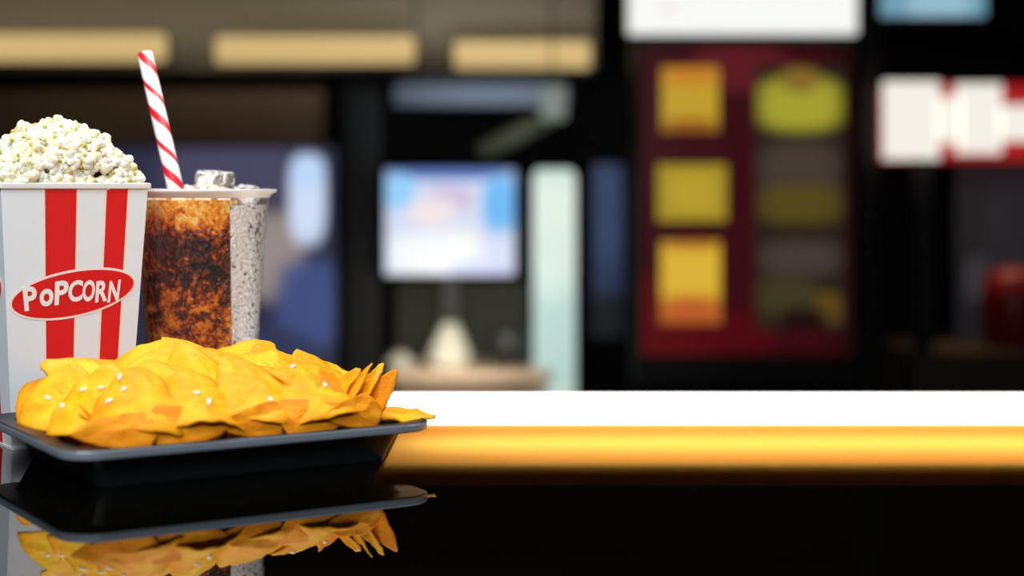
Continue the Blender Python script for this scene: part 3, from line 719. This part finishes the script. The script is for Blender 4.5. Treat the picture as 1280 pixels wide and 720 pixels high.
# black pylons flanking the menu board
for x0, x1, yt, dd, lb in ((430, 476, 106, 9.3, 'black pillar between the navy poster and the television'), (1078, 1100, -200, 8.7, 'black pillar between the menu board and the popcorn stall')):
    a = W(x0, yt, dd); b = W(x1, yt, dd); zt_ = min(2.30, a.z)
    e = bxo('pillar', ((a.x + b.x) / 2, dd + .1, (zt_ + FLOOR) / 2), (b.x - a.x, .2, zt_ - FLOOR), m_black, None, .01); tag(e, lb, 'pillar')
# red menu board
D = 8.4
e = empty('menu_board', W(932, 480, D), 'dark red lit menu board with three yellow squares, under the white sign', 'menu board')
quad_box('cabinet', 792, 48, 1074, 482, D + .06, m_black, e, .25, .01)
red_m = picture_mat('red_panel_print', lambda nt: blobs(nt, (.034, .0015, .004), norm([(925, 85, 60, 30, (.10, .008, .014), .9), (840, 400, 60, 60, (.085, .002, .004), .9), (920, 415, 50, 25, (.07, .001, .004), .9), (1060, 200, 20, 300, (.015, .002, .002), .8)], 802, 58, 1066, 444)))
quad_box('red_panel', 802, 58, 1066, 444, D + .03, red_m, e, .03)
yel = picture_mat('yellow_tile_print', lambda nt: blobs(nt, (.52, .33, .025), [(.5, .9, .5, .2, (.55, .22, .02), .9), (.5, .05, .5, .15, (.30, .11, .01), .9)]))
yel2 = picture_mat('dull_yellow_tile_print', lambda nt: blobs(nt, (.38, .27, .02), [(.5, .5, .35, .35, (.46, .33, .025), .9)]))
yel3 = picture_mat('bright_yellow_tile_print', lambda nt: blobs(nt, (.70, .44, .035), [(.5, .10, .6, .24, (.48, .11, .02), .9), (.5, .95, .5, .06, (.5, .2, .02), .9)]))
quad_box('menu_tile', 828, 84, 898, 164, D, yel, e, .03); quad_box('menu_tile', 823, 206, 908, 276, D, yel2, e, .03); quad_box('menu_tile', 827, 302, 900, 404, D, yel3, e, .03)
pic = picture_mat('menu_picture_print', lambda nt: blobs(nt, (.020, .013, .008), norm([(1000, 210, 50, 35, (.055, .040, .030), .9), (1000, 130, 52, 33, (.37, .34, .03), .9), (1000, 100, 22, 16, (.22, .13, .02), .9),
    (1000, 255, 52, 25, (.085, .060, .010), .9), (1000, 322, 50, 22, (.055, .040, .036), .9), (985, 370, 40, 25, (.045, .038, .014), .9), (1035, 385, 16, 20, (.105, .060, .008), .9), (1005, 400, 30, 15, (.012, .004, .003), .9)], 946, 82, 1056, 412)))
quad_box('menu_picture', 946, 82, 1056, 412, D, pic, e, .03)
e = empty('lit_sign', W(930, 48, D), 'bright white lit sign across the top of the red menu board', 'sign')
quad_box('lit_face', 786, -28, 1072, 42, D, picture_mat('white_sign_print', lambda nt: blobs(nt, (.94, .95, .93), [(.17, .45, .04, .05, (.95, .74, .76), .9)])), e, .06, .01)
quad_box('casing', 784, -30, 1074, 44, D + .061, m_black, e, .2)
e = empty('hanging_sign', W(1165, 26, 8.6), 'pale blue lit sign hung right of the white sign', 'sign')
quad_box('lit_face', 1102, -24, 1232, 20, 8.6, picture_mat('pale_blue_print', lambda nt: blobs(nt, (.16, .34, .44), [(.55, .3, .3, .5, (.30, .50, .60), .9)])), e, .03)
quad_box('casing', 1098, -28, 1236, 24, 8.631, m_black, e, .08, .01)
# popcorn stall at the right
D = 8.5
st_ = empty('popcorn_stall', W(1230, 500, D) * 1, 'popcorn stall with a red and white lit canopy at the right edge', 'stall')
m_sw = emis('canopy_white', (.90, .86, .78), 1.0); m_sr = emis('canopy_red', (.34, .010, .012), 1.0)
def part_box(n, x0, y0, x1, y1, d, m, depth=.05, bevel=.0): return quad_box(n, x0, y0, x1, y1, d, m, st_, depth, bevel)
part_box('canopy', 1112, 104, 1420, 198, D + .05, m_sr, .8, .02)
bm = bmesh.new()
def wb(x0, y0, x1, y1):
    a = W(x0, y0, D + .02); b = W(x1, y1, D + .02); box(bm, ((a + b) / 2 - st_.location), (b.x - a.x, .06, a.z - b.z))
wb(1105, 102, 1173, 199); wb(1170, 122, 1200, 178); wb(1196, 105, 1250, 192); wb(1247, 132, 1330, 176); wb(1325, 108, 1380, 190)
obj('canopy_stripes', bm, m_sw, st_)
part_box('post', 1142, 198, 1166, 442, D + .1, mat('dim_post', (.05, .045, .05), .4, metal=.3), .05)
part_box('post', 1400, 198, 1420, 442, D + .1, m_black, .05)
part_box('back_glass', 1196, 200, 1400, 440, D + .75, picture_mat('stall_interior', lambda nt: blobs(nt, (.009, .009, .011), [(.15, .38, .1, .12, (.032, .032, .038), .9), (.35, .6, .2, .3, (.014, .014, .018), .9)])), .03)
part_box('base', 1140, 440, 1420, 560, D + .1, mat('olive_brown_panel', (.10, .08, .035), .6), .7, .01)
area('stall_lamp', W(1240, 205, D + .35), W(1240, 440, D + .35), .5, .3, 1.4, (1, .85, .6), 150)
bm = bmesh.new(); lathe(bm, [(0, 0), (.13, 0), (.17, .09), (.18, .30), (.15, .42), (.05, .46), (0, .46)], 28)
o = obj('popcorn_kettle', bm, mat('red_enamel', (.30, .012, .012), .35), smooth=True); p = W(1268, 440, D + .4); o.location = (p.x, D + .4, p.z); tag(o, 'red popcorn kettle inside the stall at the right edge', 'kettle')
